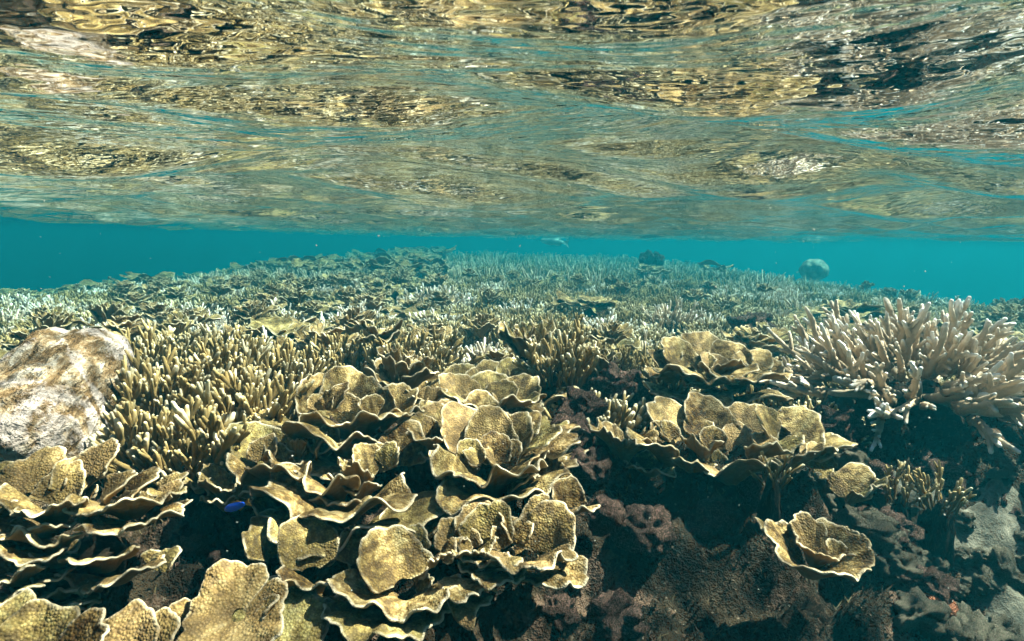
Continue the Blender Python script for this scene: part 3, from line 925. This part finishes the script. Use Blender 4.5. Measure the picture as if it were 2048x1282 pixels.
p = at(1835, 758, 1.13)
root = rooted('staghorn_coral', p, .09, 'largest pale lilac staghorn coral, its thick white tipped branches spreading past the frame', 'coral', 'white tipped staghorn corals', occ=.30)
rs = np.random.default_rng(5)
n = 190
for i in range(n):
    r = math.sqrt((i + .5) / n); a = i * 2.39996 + rs.normal(0, .2)
    x, y = r * math.cos(a), r * math.sin(a)
    el = 80 - 66 * r ** 1.4 + rs.normal(0, 14)
    if r > .86: el = rs.uniform(-18, 28)
    elif r > .70 and rs.random() < .5: el -= 25
    d = (math.cos(R(el)) * x / r + .04, math.cos(R(el)) * y / r, math.sin(R(el)))
    pos = (x * .27, y * .215, .045 - .075 * r * r + rs.normal(0, .008))
    link('branch', STAG[int(rs.integers(len(STAG)))], root, limb_matrix(pos, d, rs.random() * 6.28, (.50 + .36 * rs.random())))
for i in range(22):                                   # stout limbs that carry the upright ones
    a = i * 2.39996; l = .15 + .09 * rs.random()
    pth, _ = bend_path((0, 0, -.05), (math.cos(a), math.sin(a) * .85, .18), l, 8, rs, .12, .18)
    link('branch', tube(pth, np.linspace(.015, .008, 9), 9, .10, i, 1, 0.1).mesh('branch', M_STAG), root)

staghorn(165, 640, 2.0, .19, 70, 'white staghorn coral standing out against blue water beyond the boulder', .55, 1.0)
staghorn(310, 636, 1.95, .17, 64, 'white staghorn coral second along from the boulder', .55, .9)
staghorn(430, 670, 1.6, .14, 56, 'pale staghorn coral thicket between boulder and small black fish', .62, .7)
staghorn(370, 660, 1.75, .11, 34, 'pale staghorn coral on the far slope of the finger thicket', .55, .8)
staghorn(590, 690, 1.55, .07, 14, 'short bright white staghorn coral beside the pale plate', .55, .8)
staghorn(640, 590, 2.7, .22, 64, 'white staghorn coral ridge at the start of the far slope', .62, .9)
staghorn(750, 585, 2.75, .22, 64, 'white staghorn coral ridge behind the flat plates', .62, .9)
staghorn(880, 605, 2.3, .18, 60, 'bristling white staghorn coral behind the flat sunlit plate', .75, 1.0)
staghorn(1340, 635, 1.75, .08, 18, 'small white staghorn coral alone among brown fingers', .6, .8)
staghorn(480, 640, 1.95, .08, 22, 'small white staghorn coral by the small black fish', .5, .8)

# ---------------------------------------------------------------- the striped boulder and other stones
def mat_boulder():
    m, nt, no, li, b = new_mat('encrusted_boulder')
    co = coord_n(nt)
    mp = nt.nodes.new('ShaderNodeMapping'); mp.inputs['Scale'].default_value = (1, 0.35, 1.6); mp.inputs['Rotation'].default_value = (R(15), R(20), R(35))
    li.new(co, mp.inputs['Vector'])
    st = noise_n(nt, mp.outputs[0], 40, 4, 0.68, 0.6)
    blot = noise_n(nt, co, 9, 3, 0.6, 0.8)
    fine = noise_n(nt, co, 150, 3, 0.75)
    c = ramp_n(nt, st, [(0.34, (0.085, 0.05, 0.024)), (0.45, (0.22, 0.135, 0.065)), (0.54, (0.37, 0.27, 0.17)), (0.66, (0.60, 0.52, 0.44))])
    pal = ramp_n(nt, math_n(nt, 'MULTIPLY_ADD', fine, 0.22, math_n(nt, 'MULTIPLY', blot, 0.9)), [(0.575, (0,) * 3), (0.64, (1,) * 3)])
    c = mix_n(nt, math_n(nt, 'MULTIPLY', pal, 0.85), c, (0.74, 0.61, 0.56))
    sp = voro_n(nt, co, 70)
    c = mix_n(nt, ramp_n(nt, sp, [(0.10, (0.8,) * 3), (0.17, (0,) * 3)]), c, (0.08, 0.06, 0.05))
    li.new(c, b.inputs['Base Color']); b.inputs['Roughness'].default_value = 0.85; b.inputs['Specular IOR Level'].default_value = 0.1
    li.new(bump_n(nt, math_n(nt, 'ADD', st, math_n(nt, 'MULTIPLY_ADD', sp, 0.8, fine)), 1.0, 0.016), b.inputs['Normal'])
    return m

M_BOULDER = mat_boulder()
p = at(98, 850, .90)
g = blob_geo(.088, .23, .165, 35, 14, .085, 1.5, 7, 3.6)
o = link('boulder', weld(g.mesh('boulder', M_BOULDER)))
o.matrix_basis = Matrix.Translation((p.x, p.y + .04, p.z - .045)) @ Matrix.Rotation(R(16), 4, 'Z') @ Matrix.Rotation(R(-8), 4, 'Y') @ Matrix.Rotation(R(8), 4, 'X')
tag(o, 'rounded boulder striped brown and white with pale pink crusts', 'boulder')
occupied.append((p.x, p.y, .2))

# ---------------------------------------------------------------- the reef flat further off
def clump(kind, seed, n, Rm, sides, seg, forks, sc):
    rs = np.random.default_rng(seed); g = Geo()
    for i in range(n):
        r = Rm * math.sqrt((i + .5) / n); a = i * 2.39996 + rs.normal(0, .25)
        x, y = r * math.cos(a), r * math.sin(a)
        sp = .9 if kind == 'finger' else 1.1
        d = (x / Rm * sp + rs.normal(0, .2), y / Rm * sp + rs.normal(0, .2), 1)
        h = sc * (.7 + .6 * rs.random())
        f = finger_geo(.056 * h, (.0041 if sides > 4 else .0052) * sc, seed * 50 + i, forks, sides, seg) if kind == 'finger' else stag_geo(.095 * h, .0062 * sc, seed * 50 + i, forks, sides, seg)
        g.merge(f, limb_matrix((x * .8, y * .8, -.02 - .25 * r * r / Rm), d, rs.random() * 6, 1))
    return g

def plates(seed, Rm, ns, nv, whorls=3, steep=0.0):
    rs = np.random.default_rng(seed); g = Geo()
    for w in range(whorls):
        k = 4 + int(rs.integers(0, 2)); a = rs.random() * 360
        for i in range(k):
            span = 360 / k * (.7 + .6 * rs.random()); ac = a + 360 / k * i
            c = cup_geo(Rm * (1.05 - .22 * w) * (.75 + .5 * rs.random()), ac - span / 2, ac + span / 2, 36 + steep + 5 * w + rs.normal(0, 6), 6 + steep + 6 * w + rs.normal(0, 6), seed * 31 + w * 7 + i, ns, nv, .07, .12, .0038)
            g.merge(c, TR((rs.normal(0, .015), rs.normal(0, .015), .018 * w + .01), 0, 1, 3 * rs.normal(), rs.random() * 360))
    return g

MID = {
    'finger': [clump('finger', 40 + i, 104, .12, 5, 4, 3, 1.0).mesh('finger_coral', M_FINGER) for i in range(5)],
    'stag': [clump('stag', 50 + i, 48, .12, 6, 5, 3, 1.0).mesh('staghorn_coral', M_STAG) for i in range(4)],
    'plate': [plates(60 + i, .078, 22, 9, 4, (0, 8, 18, 4, 28)[i]).mesh('plate_coral', M_PLATE) for i in range(5)],
}
FARG = {
    'finger': [clump('finger', 140 + i, 60, .13, 4, 2, 1, 1.1) for i in range(4)],
    'stag': [clump('stag', 150 + i, 24, .13, 4, 2, 1, 1.25) for i in range(4)],
    'plate': [plates(160 + i, .11, 12, 6, 2) for i in range(4)],
}
FARTHEST = {
    'finger': [clump('finger', 240 + i, 20, .15, 3, 1, 0, 1.5) for i in range(3)],
    'stag': [clump('stag', 250 + i, 16, .16, 3, 2, 0, 1.5) for i in range(3)],
    'plate': [plates(260 + i, .15, 9, 5, 2) for i in range(3)],
}
INFO = {
    'finger': ('finger_coral', 'brown finger coral clump in the carpet covering the reef flat', 'brown finger corals on the reef flat'),
    'stag': ('staghorn_coral', 'pale staghorn coral clump scattered on the far reef flat', 'pale staghorn corals on the reef flat'),
    'plate': ('plate_coral', 'tan plate coral clump set low in the carpet of the reef flat', 'tan plate corals on the reef flat'),
}
LAND = [(at(a, b, c), t) for a, b, c, t in [
    (330, 815, 1.0, 'the finger thicket by the boulder'), (460, 720, 1.26, 'the back of the near thicket'), (690, 745, 1.25, 'the shell-shaped frond'),
    (830, 740, 1.22, 'the gap before the sunlit shells'), (740, 690, 1.5, 'the left finger hedge'), (880, 690, 1.5, 'the right finger hedge'),
    (1120, 745, 1.14, 'the isolated finger clump'), (1420, 740, 1.12, 'the low sunlit ruffled plate'),
    (1235, 712, 1.38, 'the small pale plate coral'), (1050, 705, 1.3, 'the half hidden lettuce coral'), (560, 690, 1.45, 'the pale plate by the white tips'),
    (850, 640, 1.85, 'the wide sunlit plate'), (690, 615, 2.2, 'the stack of flat plates'), (560, 620, 2.1, 'the plate by the black fish'),
    (1690, 612, 1.95, 'the terraced plate coral'), (1770, 655, 1.6, 'the thick plate behind the big staghorn'), (1890, 650, 1.75, 'the flat plate past the big staghorn'),
    (1180, 600, 2.3, 'the plate patch amid brown fingers'), (400, 660, 1.9, 'the small crinkled plate'), (250, 660, 1.75, 'the crinkled plate by the boulder top'),
    (165, 655, 2.0, 'the white staghorn beyond the boulder'), (310, 640, 1.95, 'the second white staghorn'), (430, 690, 1.6, 'the pale staghorn thicket'),
    (880, 605, 2.3, 'the bristling white staghorn'), (1340, 635, 1.75, 'the lone white staghorn'), (770, 592, 2.7, 'the white staghorn ridge'),
    (1830, 800, 1.13, 'the largest staghorn'), (1628, 528, 5.6, 'the pale dome coral'), (1300, 520, 4.4, 'the dark coral head')]]
used_labels = set()
def near_label(kind, X, Y, fallback):
    q, t = min(LAND, key=lambda l: (l[0].x - X) ** 2 + (l[0].y - Y) ** 2)
    dx, dy = X - q.x, Y - q.y
    dist = math.hypot(dx, dy)
    if dist > 1.2: return fallback
    what = {'finger': 'brown finger coral clump', 'stag': 'pale staghorn clump', 'plate': 'tan plate coral clump'}[kind]
    fb = 'behind' if dy > 0 else 'in front'; lr = 'right' if dx > 0 else 'left'
    if abs(dy) > 2.2 * abs(dx): rel = fb + (' of' if dy <= 0 else '')
    elif abs(dx) > 2.2 * abs(dy): rel = lr + ' of'
    else: rel = fb + ' and ' + lr + ' of'
    rel = ('just ' if dist < .3 else 'a little ' if dist < .6 else 'farther ') + rel
    lb = what + ' ' + rel + ' ' + t
    if lb in used_labels or len(lb.split()) > 16: return fallback
    used_labels.add(lb); return lb
spots = []
rs = np.random.default_rng(77)
y = 1.12
while y < 18:
    d = .135 if y < 1.8 else .165 if y < 3.2 else .215 if y < 6 else .30 if y < 10 else .44
    half_w = y * .97 + .15
    x = -half_w + rs.random() * d
    while x < half_w:
        X, Yy = x + rs.normal(0, d * .22), y + rs.normal(0, d * .22)
        if -9 < X < 9: spots.append((X, Yy))
        x += d
    y += d * .92
spots.sort(key=lambda q: q[1])
count = {'finger': 0, 'stag': 0, 'plate': 0}
LIMIT = {'finger': 280, 'stag': 130, 'plate': 170}
FAR = {k: Geo() for k in FARG}
nfar = 0
for X, Y in spots:
    if any((X - a) ** 2 + (Y - b) ** 2 < (r * .8 + .03) ** 2 for a, b, r in occupied): continue
    u = rs.random(); nz = float(fbm(np.array([[X * .9, Y * .7, 3.3]]), 2, 5)[0])
    left = X < -.12 * Y
    if left: kind = 'stag' if u < .22 + .5 * nz else 'plate' if u < .52 else 'finger'
    else: kind = 'stag' if u < .04 + .25 * nz + .25 * float(sstep(4, 7, Y)) else 'plate' if u < .22 else 'finger'
    if Y < 1.6 and kind == 'stag': kind = 'finger'
    sc = .85 + .4 * rs.random()
    z = float(reef_top(X, Y)) - (.052 if kind == 'finger' else .075) * sc + .018 * rs.normal() - (.03 if Y < 1.5 else 0)
    if kind == 'plate': z += .045
    if count[kind] < LIMIT[kind]:
        name, label, group = INFO[kind]
        o = link(name, MID[kind][int(rs.integers(len(MID[kind])))], None, TR((X, Y, z), rs.random() * 360, sc, 6 * rs.normal(), rs.random() * 360))
        tag(o, near_label(kind, X, Y, label), 'coral', group); count[kind] += 1
    else:
        g = FARG[kind][int(rs.integers(4))] if Y < 6 else FARTHEST[kind][int(rs.integers(3))]
        FAR[kind].merge(g, TR((X, Y, z), rs.random() * 360, sc * (1.0 if Y < 10 else 1.35), 5 * rs.normal(), rs.random() * 360)); nfar += 1
print('mid corals', count, 'far', nfar, sum(len(f.get()[1]) for f in FAR.values()))
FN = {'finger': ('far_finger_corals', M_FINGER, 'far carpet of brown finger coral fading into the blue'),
      'stag': ('far_staghorn_corals', M_STAG, 'far pale staghorn fringe along the reef edge'),
      'plate': ('far_plate_corals', M_PLATE, 'far low plate corals along the reef edge')}
for k, (nm, mt, lb) in FN.items():
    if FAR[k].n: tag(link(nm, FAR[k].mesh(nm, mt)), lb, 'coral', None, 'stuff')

# ---------------------------------------------------------------- loose stones, sponge, sand pocket rubble
STONES = [weld(blob_geo(1, 1, .8, 200 + i, 4, .38, 1.9, 5).mesh('reef_stone', M_STONE)) for i in range(6)]
def stone(px, py, Y, rpx, label, squash=1.0, name='reef_stone', me=None, group='encrusted reef stones'):
    p = at(px, py, Y); r = rpx * spread_out(Y) / F
    o = link(name, me or STONES[int(rs.integers(6))], None, TR((p.x, p.y + r * .6, p.z - r * .3), rs.random() * 360, r, 14 * rs.normal(), rs.random() * 360))
    tag(o, label, 'stone' if name == 'reef_stone' else 'sponge', group)
    occupied.append((p.x, p.y, r))
    return o
for px, py, Y, r, lb in [
    (1175, 735, 1.18, 62, 'pink brown stone at the top of the gully by the isolated finger clump'),
    (1250, 775, 1.12, 58, 'dark knobbly stone in the gully under the small pale plate coral'),
    (1165, 810, 1.02, 50, 'rough brown stone midway down the gully'),
    (1150, 870, .94, 50, 'orange brown stone beside the big rosette'),
    (1185, 930, .86, 46, 'pink crusted stone at the foot of the gully'),
    (1120, 965, .80, 26, 'small pink stone touching the lower side of the big rosette'),
    (1215, 1030, .74, 40, 'pale pink stone right beside the round lobes at the drop'),
    (1300, 1060, .76, 58, 'dim reddish stone in the dark drop'),
    (1420, 1050, .80, 56, 'dim brown stone on the dark wall under the broad lettuce coral'),
    (1500, 1000, .86, 46, 'shadowed stone between broad coral and rose-like bowl'),
    (1760, 960, .88, 42, 'shadowed stone under the big staghorn'),
    (1790, 1060, .80, 60, 'brown stone on the slope right of the rose-like bowl'),
    (1880, 1180, .70, 46, 'rusty stone at the near edge of the sand pocket'),
    (1910, 950, .92, 50, 'grey lump on the slope above the sand pocket'),
    (2000, 1010, .90, 55, 'grey rubble lump at the edge of the frame above the sand'),
    (1240, 1240, .68, 60, 'mottled stone at the bottom of the dark drop'),
    (1120, 1230, .66, 45, 'bluish mottled stone near the bottom edge of the picture'),
    (380, 1090, .72, 26, 'pink stone in the black hollow below the blue fish'),
    (430, 1120, .70, 22, 'small rosy stone beside the large smooth tan plates'),
    (340, 1160, .66, 30, 'pinkish stone under the small drab lettuce coral'),
    (250, 1185, .64, 26, 'crusted stone low between the tiered coral and the corner coral'),
    (1520, 650, 1.55, 45, 'brown stone between the sunlit ruffled plate and the big staghorn'),
    (1560, 770, 1.2, 60, 'dark stone in the shade on the near side of the big staghorn'),
    (1690, 860, 1.02, 60, 'black shaded stone beneath the staghorn branches'),
]:
    stone(px, py, Y, r, lb)
M_RUB = mat_rock('grey_rubble', (0.04, 0.036, 0.026), (0.13, 0.12, 0.085), (0.20, 0.16, 0.13), (0.34, 0.32, 0.27), 2.0, 0.6)
RUB = [weld(blob_geo(1, .8, .7, 260 + i, 3, .5, 2.2, 5).mesh('coral_rubble', M_RUB)) for i in range(5)]
for k in range(120):
    X, Yy = .50 + .46 * rs.random(), .52 + .44 * rs.random()
    r = .007 + .035 * rs.random() ** 2.0
    o = link('rubble_stone', RUB[k % 5], None, TR((X, Yy, float(ground_z(X, Yy, False)) + .012), rs.random() * 360, r, 20 * rs.normal(), rs.random() * 360))
    tag(o, 'loose lump of dead coral rubble lying on the sand pocket', 'rubble', 'rubble on the sand pocket')
def mat_sponge():
    m, nt, no, li, b = new_mat('orange_sponge')
    co = coord_n(nt); n = noise_n(nt, co, 3.5, 3, .6); v = voro_n(nt, co, 9)
    c = ramp_n(nt, n, [(.3, (.20, .055, .02)), (.7, (.42, .14, .05))])
    li.new(c, b.inputs['Base Color']); b.inputs['Roughness'].default_value = .9
    li.new(bump_n(nt, math_n(nt, 'ADD', n, v), .8, .05), b.inputs['Normal'])
    return m
M_SPONGE = mat_sponge()
SPONGE = weld(blob_geo(1, .9, .75, 333, 5, .16, 1.6, 4).mesh('sponge', M_SPONGE))
stone(1105, 1128, .655, 40, 'round orange brown sponge under the rightmost pale lobe', name='sponge', me=SPONGE, group='orange sponges')
stone(1890, 1215, .68, 34, 'rust orange sponge on the rock beside the sand', name='sponge', me=SPONGE, group='orange sponges')

# ---------------------------------------------------------------- algae turf on the bare rock
tn = 26000
tx = rs.uniform(-.75, .95, tn); ty = rs.uniform(.45, 1.25, tn)
tz = ground_z(tx, ty)
keep = (fbm(np.stack([tx, ty, 0 * tx], -1) * 9, 2, 44) > -.25) & (sand_mask(tx, ty) < .3)
tx, ty, tz = tx[keep], ty[keep], tz[keep]; tn = len(tx)
P0 = np.stack([tx, ty, tz - .001], -1); ta = rs.random(tn) * 6.28
wv = np.stack([np.cos(ta), np.sin(ta), 0 * ta], -1) * rs.uniform(.0008, .0022, tn)[:, None]
hv = np.stack([rs.normal(0, .5, tn), rs.normal(0, .5, tn), np.ones(tn)], -1) * rs.uniform(.003, .011, tn)[:, None]
V = np.stack([P0 - wv, P0 + wv, P0 + hv], 1).reshape(-1, 3)
m, nt, no, li, b = new_mat('algae_turf')
li.new(ramp_n(nt, noise_n(nt, coord_n(nt), 22, 2), [(.35, (.015, .010, .005)), (.5, (.055, .035, .016)), (.65, (.11, .085, .035))]), b.inputs['Base Color'])
b.inputs['Roughness'].default_value = .9
tag(link('algae_turf', Geo().add(V, None, np.arange(tn * 3).reshape(-1, 3)).mesh('algae_turf', m, False)), 'short brown algae turf on the bare reef rock', 'algae', None, 'stuff')

# ---------------------------------------------------------------- fish
def mat_plain(name, c, rough=.5):
    m, nt, no, li, b = new_mat(name)
    n = noise_n(nt, coord_n(nt), 40, 2)
    li.new(mix_n(nt, n, tuple(x * .8 for x in c), tuple(min(1, x * 1.2) for x in c)), b.inputs['Base Color'])
    b.inputs['Roughness'].default_value = rough
    return m
def fish(loc, L, yaw, pitch, label, m_body, m_fin, m_stripe=None, deep=.36, name='fish'):
    """a small reef fish, head along +x, with tail, back fin, belly fin and eyes"""
    root = empty(name, loc); tag(root, label, 'fish')
    root.rotation_euler = (0, R(-pitch), R(yaw))
    t = np.linspace(0, 1, 15); hgt = deep * .5 * np.sin(np.pi * np.clip(t * .93 + .035, 0, 1)) ** .8 * (1 - .35 * t) + .02
    g = Geo(); k = 12; a = np.arange(k) / k * 6.2832
    V = np.stack([np.repeat((.5 - t)[:, None], k, 1), np.cos(a)[None, :] * hgt[:, None] * .48, np.sin(a)[None, :] * hgt[:, None]], -1) * L
    i = np.arange(14)[:, None] * k + np.arange(k)[None, :]; j = np.arange(14)[:, None] * k + (np.arange(k)[None, :] + 1) % k
    V = np.concatenate([V.reshape(-1, 3), [[.515 * L, 0, 0], [-.5 * L, 0, 0]]])
    T = [(15 * k, (q + 1) % k, q) for q in range(k)] + [(15 * k + 1, 14 * k + q, 14 * k + (q + 1) % k) for q in range(k)]
    g.add(V, np.stack([i, j, j + k, i + k], -1), T)
    link('body', g.mesh('body', m_body), root)
    def fin(nm, pts, mt, w=.008):
        P = np.array(pts, float) * L; n = len(P)
        V = np.concatenate([np.stack([P[:, 0], np.full(n, w * L), P[:, 1]], -1), np.stack([P[:, 0], np.full(n, -w * L), P[:, 1]], -1)])
        T = [(0, q, q + 1) for q in range(1, n - 1)] + [(n, n + q + 1, n + q) for q in range(1, n - 1)]
        Q = [(q, (q + 1) % n, n + (q + 1) % n, n + q) for q in range(n)]
        link(nm, Geo().add(V, Q, T).mesh(nm, mt, False), root)
    fin('tail_fin', [(-.44, 0), (-.50, .05), (-.74, .17), (-.68, .0), (-.74, -.17), (-.50, -.05)], m_fin)
    fin('dorsal_fin', [(-.02, .12), (.18, .15), (.05, .24), (-.20, .22), (-.36, .12), (-.36, .05)], m_fin)
    fin('anal_fin', [(-.08, -.12), (-.36, -.05), (-.34, -.14), (-.18, -.20)], m_fin)
    for sgn in (-1, 1):
        e = link('eye', weld(blob_geo(.026 * L, .012 * L, .026 * L, 3, 1, 0).mesh('eye', m_fin)), root); e.location = (.38 * L, sgn * .062 * L, .035 * L)
    if m_stripe:
        P, _ = bend_path((0, 0, 0), (1, 0, 0), .1, 2, np.random.default_rng(1), 0, 0)
        xs = np.linspace(.44, -.42, 12); zz = np.interp(.5 - xs, t, hgt) * .93
        link('back_stripe', tube(np.stack([xs, 0 * xs, zz], -1) * L, np.full(12, .035 * L), 6).mesh('back_stripe', m_stripe), root)
    return root
M_NAVY = mat_plain('navy_skin', (.012, .02, .06), .4); M_BLUE = mat_plain('neon_blue_skin', (.01, .12, .95), .3)
M_FIN = mat_plain('dark_fin', (.02, .02, .03), .5); M_AMBER = mat_plain('amber_fin', (.35, .18, .02), .5)
M_PALEFISH = mat_plain('pale_skin', (.75, .8, .75), .5)
fish(at(470, 1014, .64), .030, 170, -22, 'tiny neon blue fish hovering in the black hollow', M_BLUE, M_AMBER, M_BLUE)
fish(at(488, 601, 1.75), .035, 10, 5, 'small black fish above the reef between white staghorn and plates', M_NAVY, M_FIN)
fish(at(1105, 483, 8.5), .52, 185, 4, 'pale turquoise fish blurred by distance over the far reef', M_PALEFISH, M_PALEFISH)

# ---------------------------------------------------------------- far landmarks
M_DOME = mat_rock('dome_coral', (.24, .23, .19), (.38, .37, .31), (.56, .52, .48), (.7, .68, .6), .8, .7)
p = at(1628, 540, 5.6)
o = link('dome_coral', weld(blob_geo(.20, .20, .165, 61, 6, .06, 2.2).mesh('dome_coral', M_DOME)), None, Matrix.Translation(p))
tag(o, 'round pale dome coral standing above the far reef', 'coral')
p = at(1300, 526, 5.2)
root = empty('dark_coral_head', p); root.scale = (1.35, 1.35, 1.2); tag(root, 'dark lumpy coral head silhouetted on the far reef', 'coral')
M_DARK = mat_rock('dark_coral', (.02, .018, .015), (.06, .05, .04), (.12, .10, .09), (.3, .3, .28), .7, .72)
LOBE = [weld(blob_geo(1, 1, 1, 70 + i, 3, .25, 2.2).mesh('lobe', M_DARK)) for i in range(3)]
for k in range(16):
    a = k * 2.4; r = .095 * math.sqrt(k / 16)
    s_ = .024 + .014 * rs.random()
    link('lobe', LOBE[k % 3], root, Matrix.Translation((r * math.cos(a) * 1.2, r * math.sin(a), .045 + .05 * rs.random() - r * .3)) @ Matrix.Diagonal((s_ * 1.2, s_ * 1.2, s_ * 1.7, 1)))

# ---------------------------------------------------------------- specks adrift in the water
g = Geo(); OCT = np.array([(1, 0, 0), (-1, 0, 0), (0, 1, 0), (0, -1, 0), (0, 0, 1), (0, 0, -1)], float)
OT = [(0, 2, 4), (2, 1, 4), (1, 3, 4), (3, 0, 4), (2, 0, 5), (1, 2, 5), (3, 1, 5), (0, 3, 5)]
for k in range(420):
    Y = .38 + 1.9 * rs.random() ** 1.3
    q = at(rs.uniform(-40, 2088), rs.uniform(330, 1250), Y)
    if q.z < .08: g.add(np.array(q) + OCT * rs.uniform(.0003, .0010) * (1 + .3 * rs.normal(0, 1, (6, 3))), None, OT)
tag(link('floating_particles', g.mesh('floating_particles', mat_plain('silt_speck', (.45, .45, .4)))), 'tiny pale specks of silt adrift in the water', 'silt', None, 'stuff')
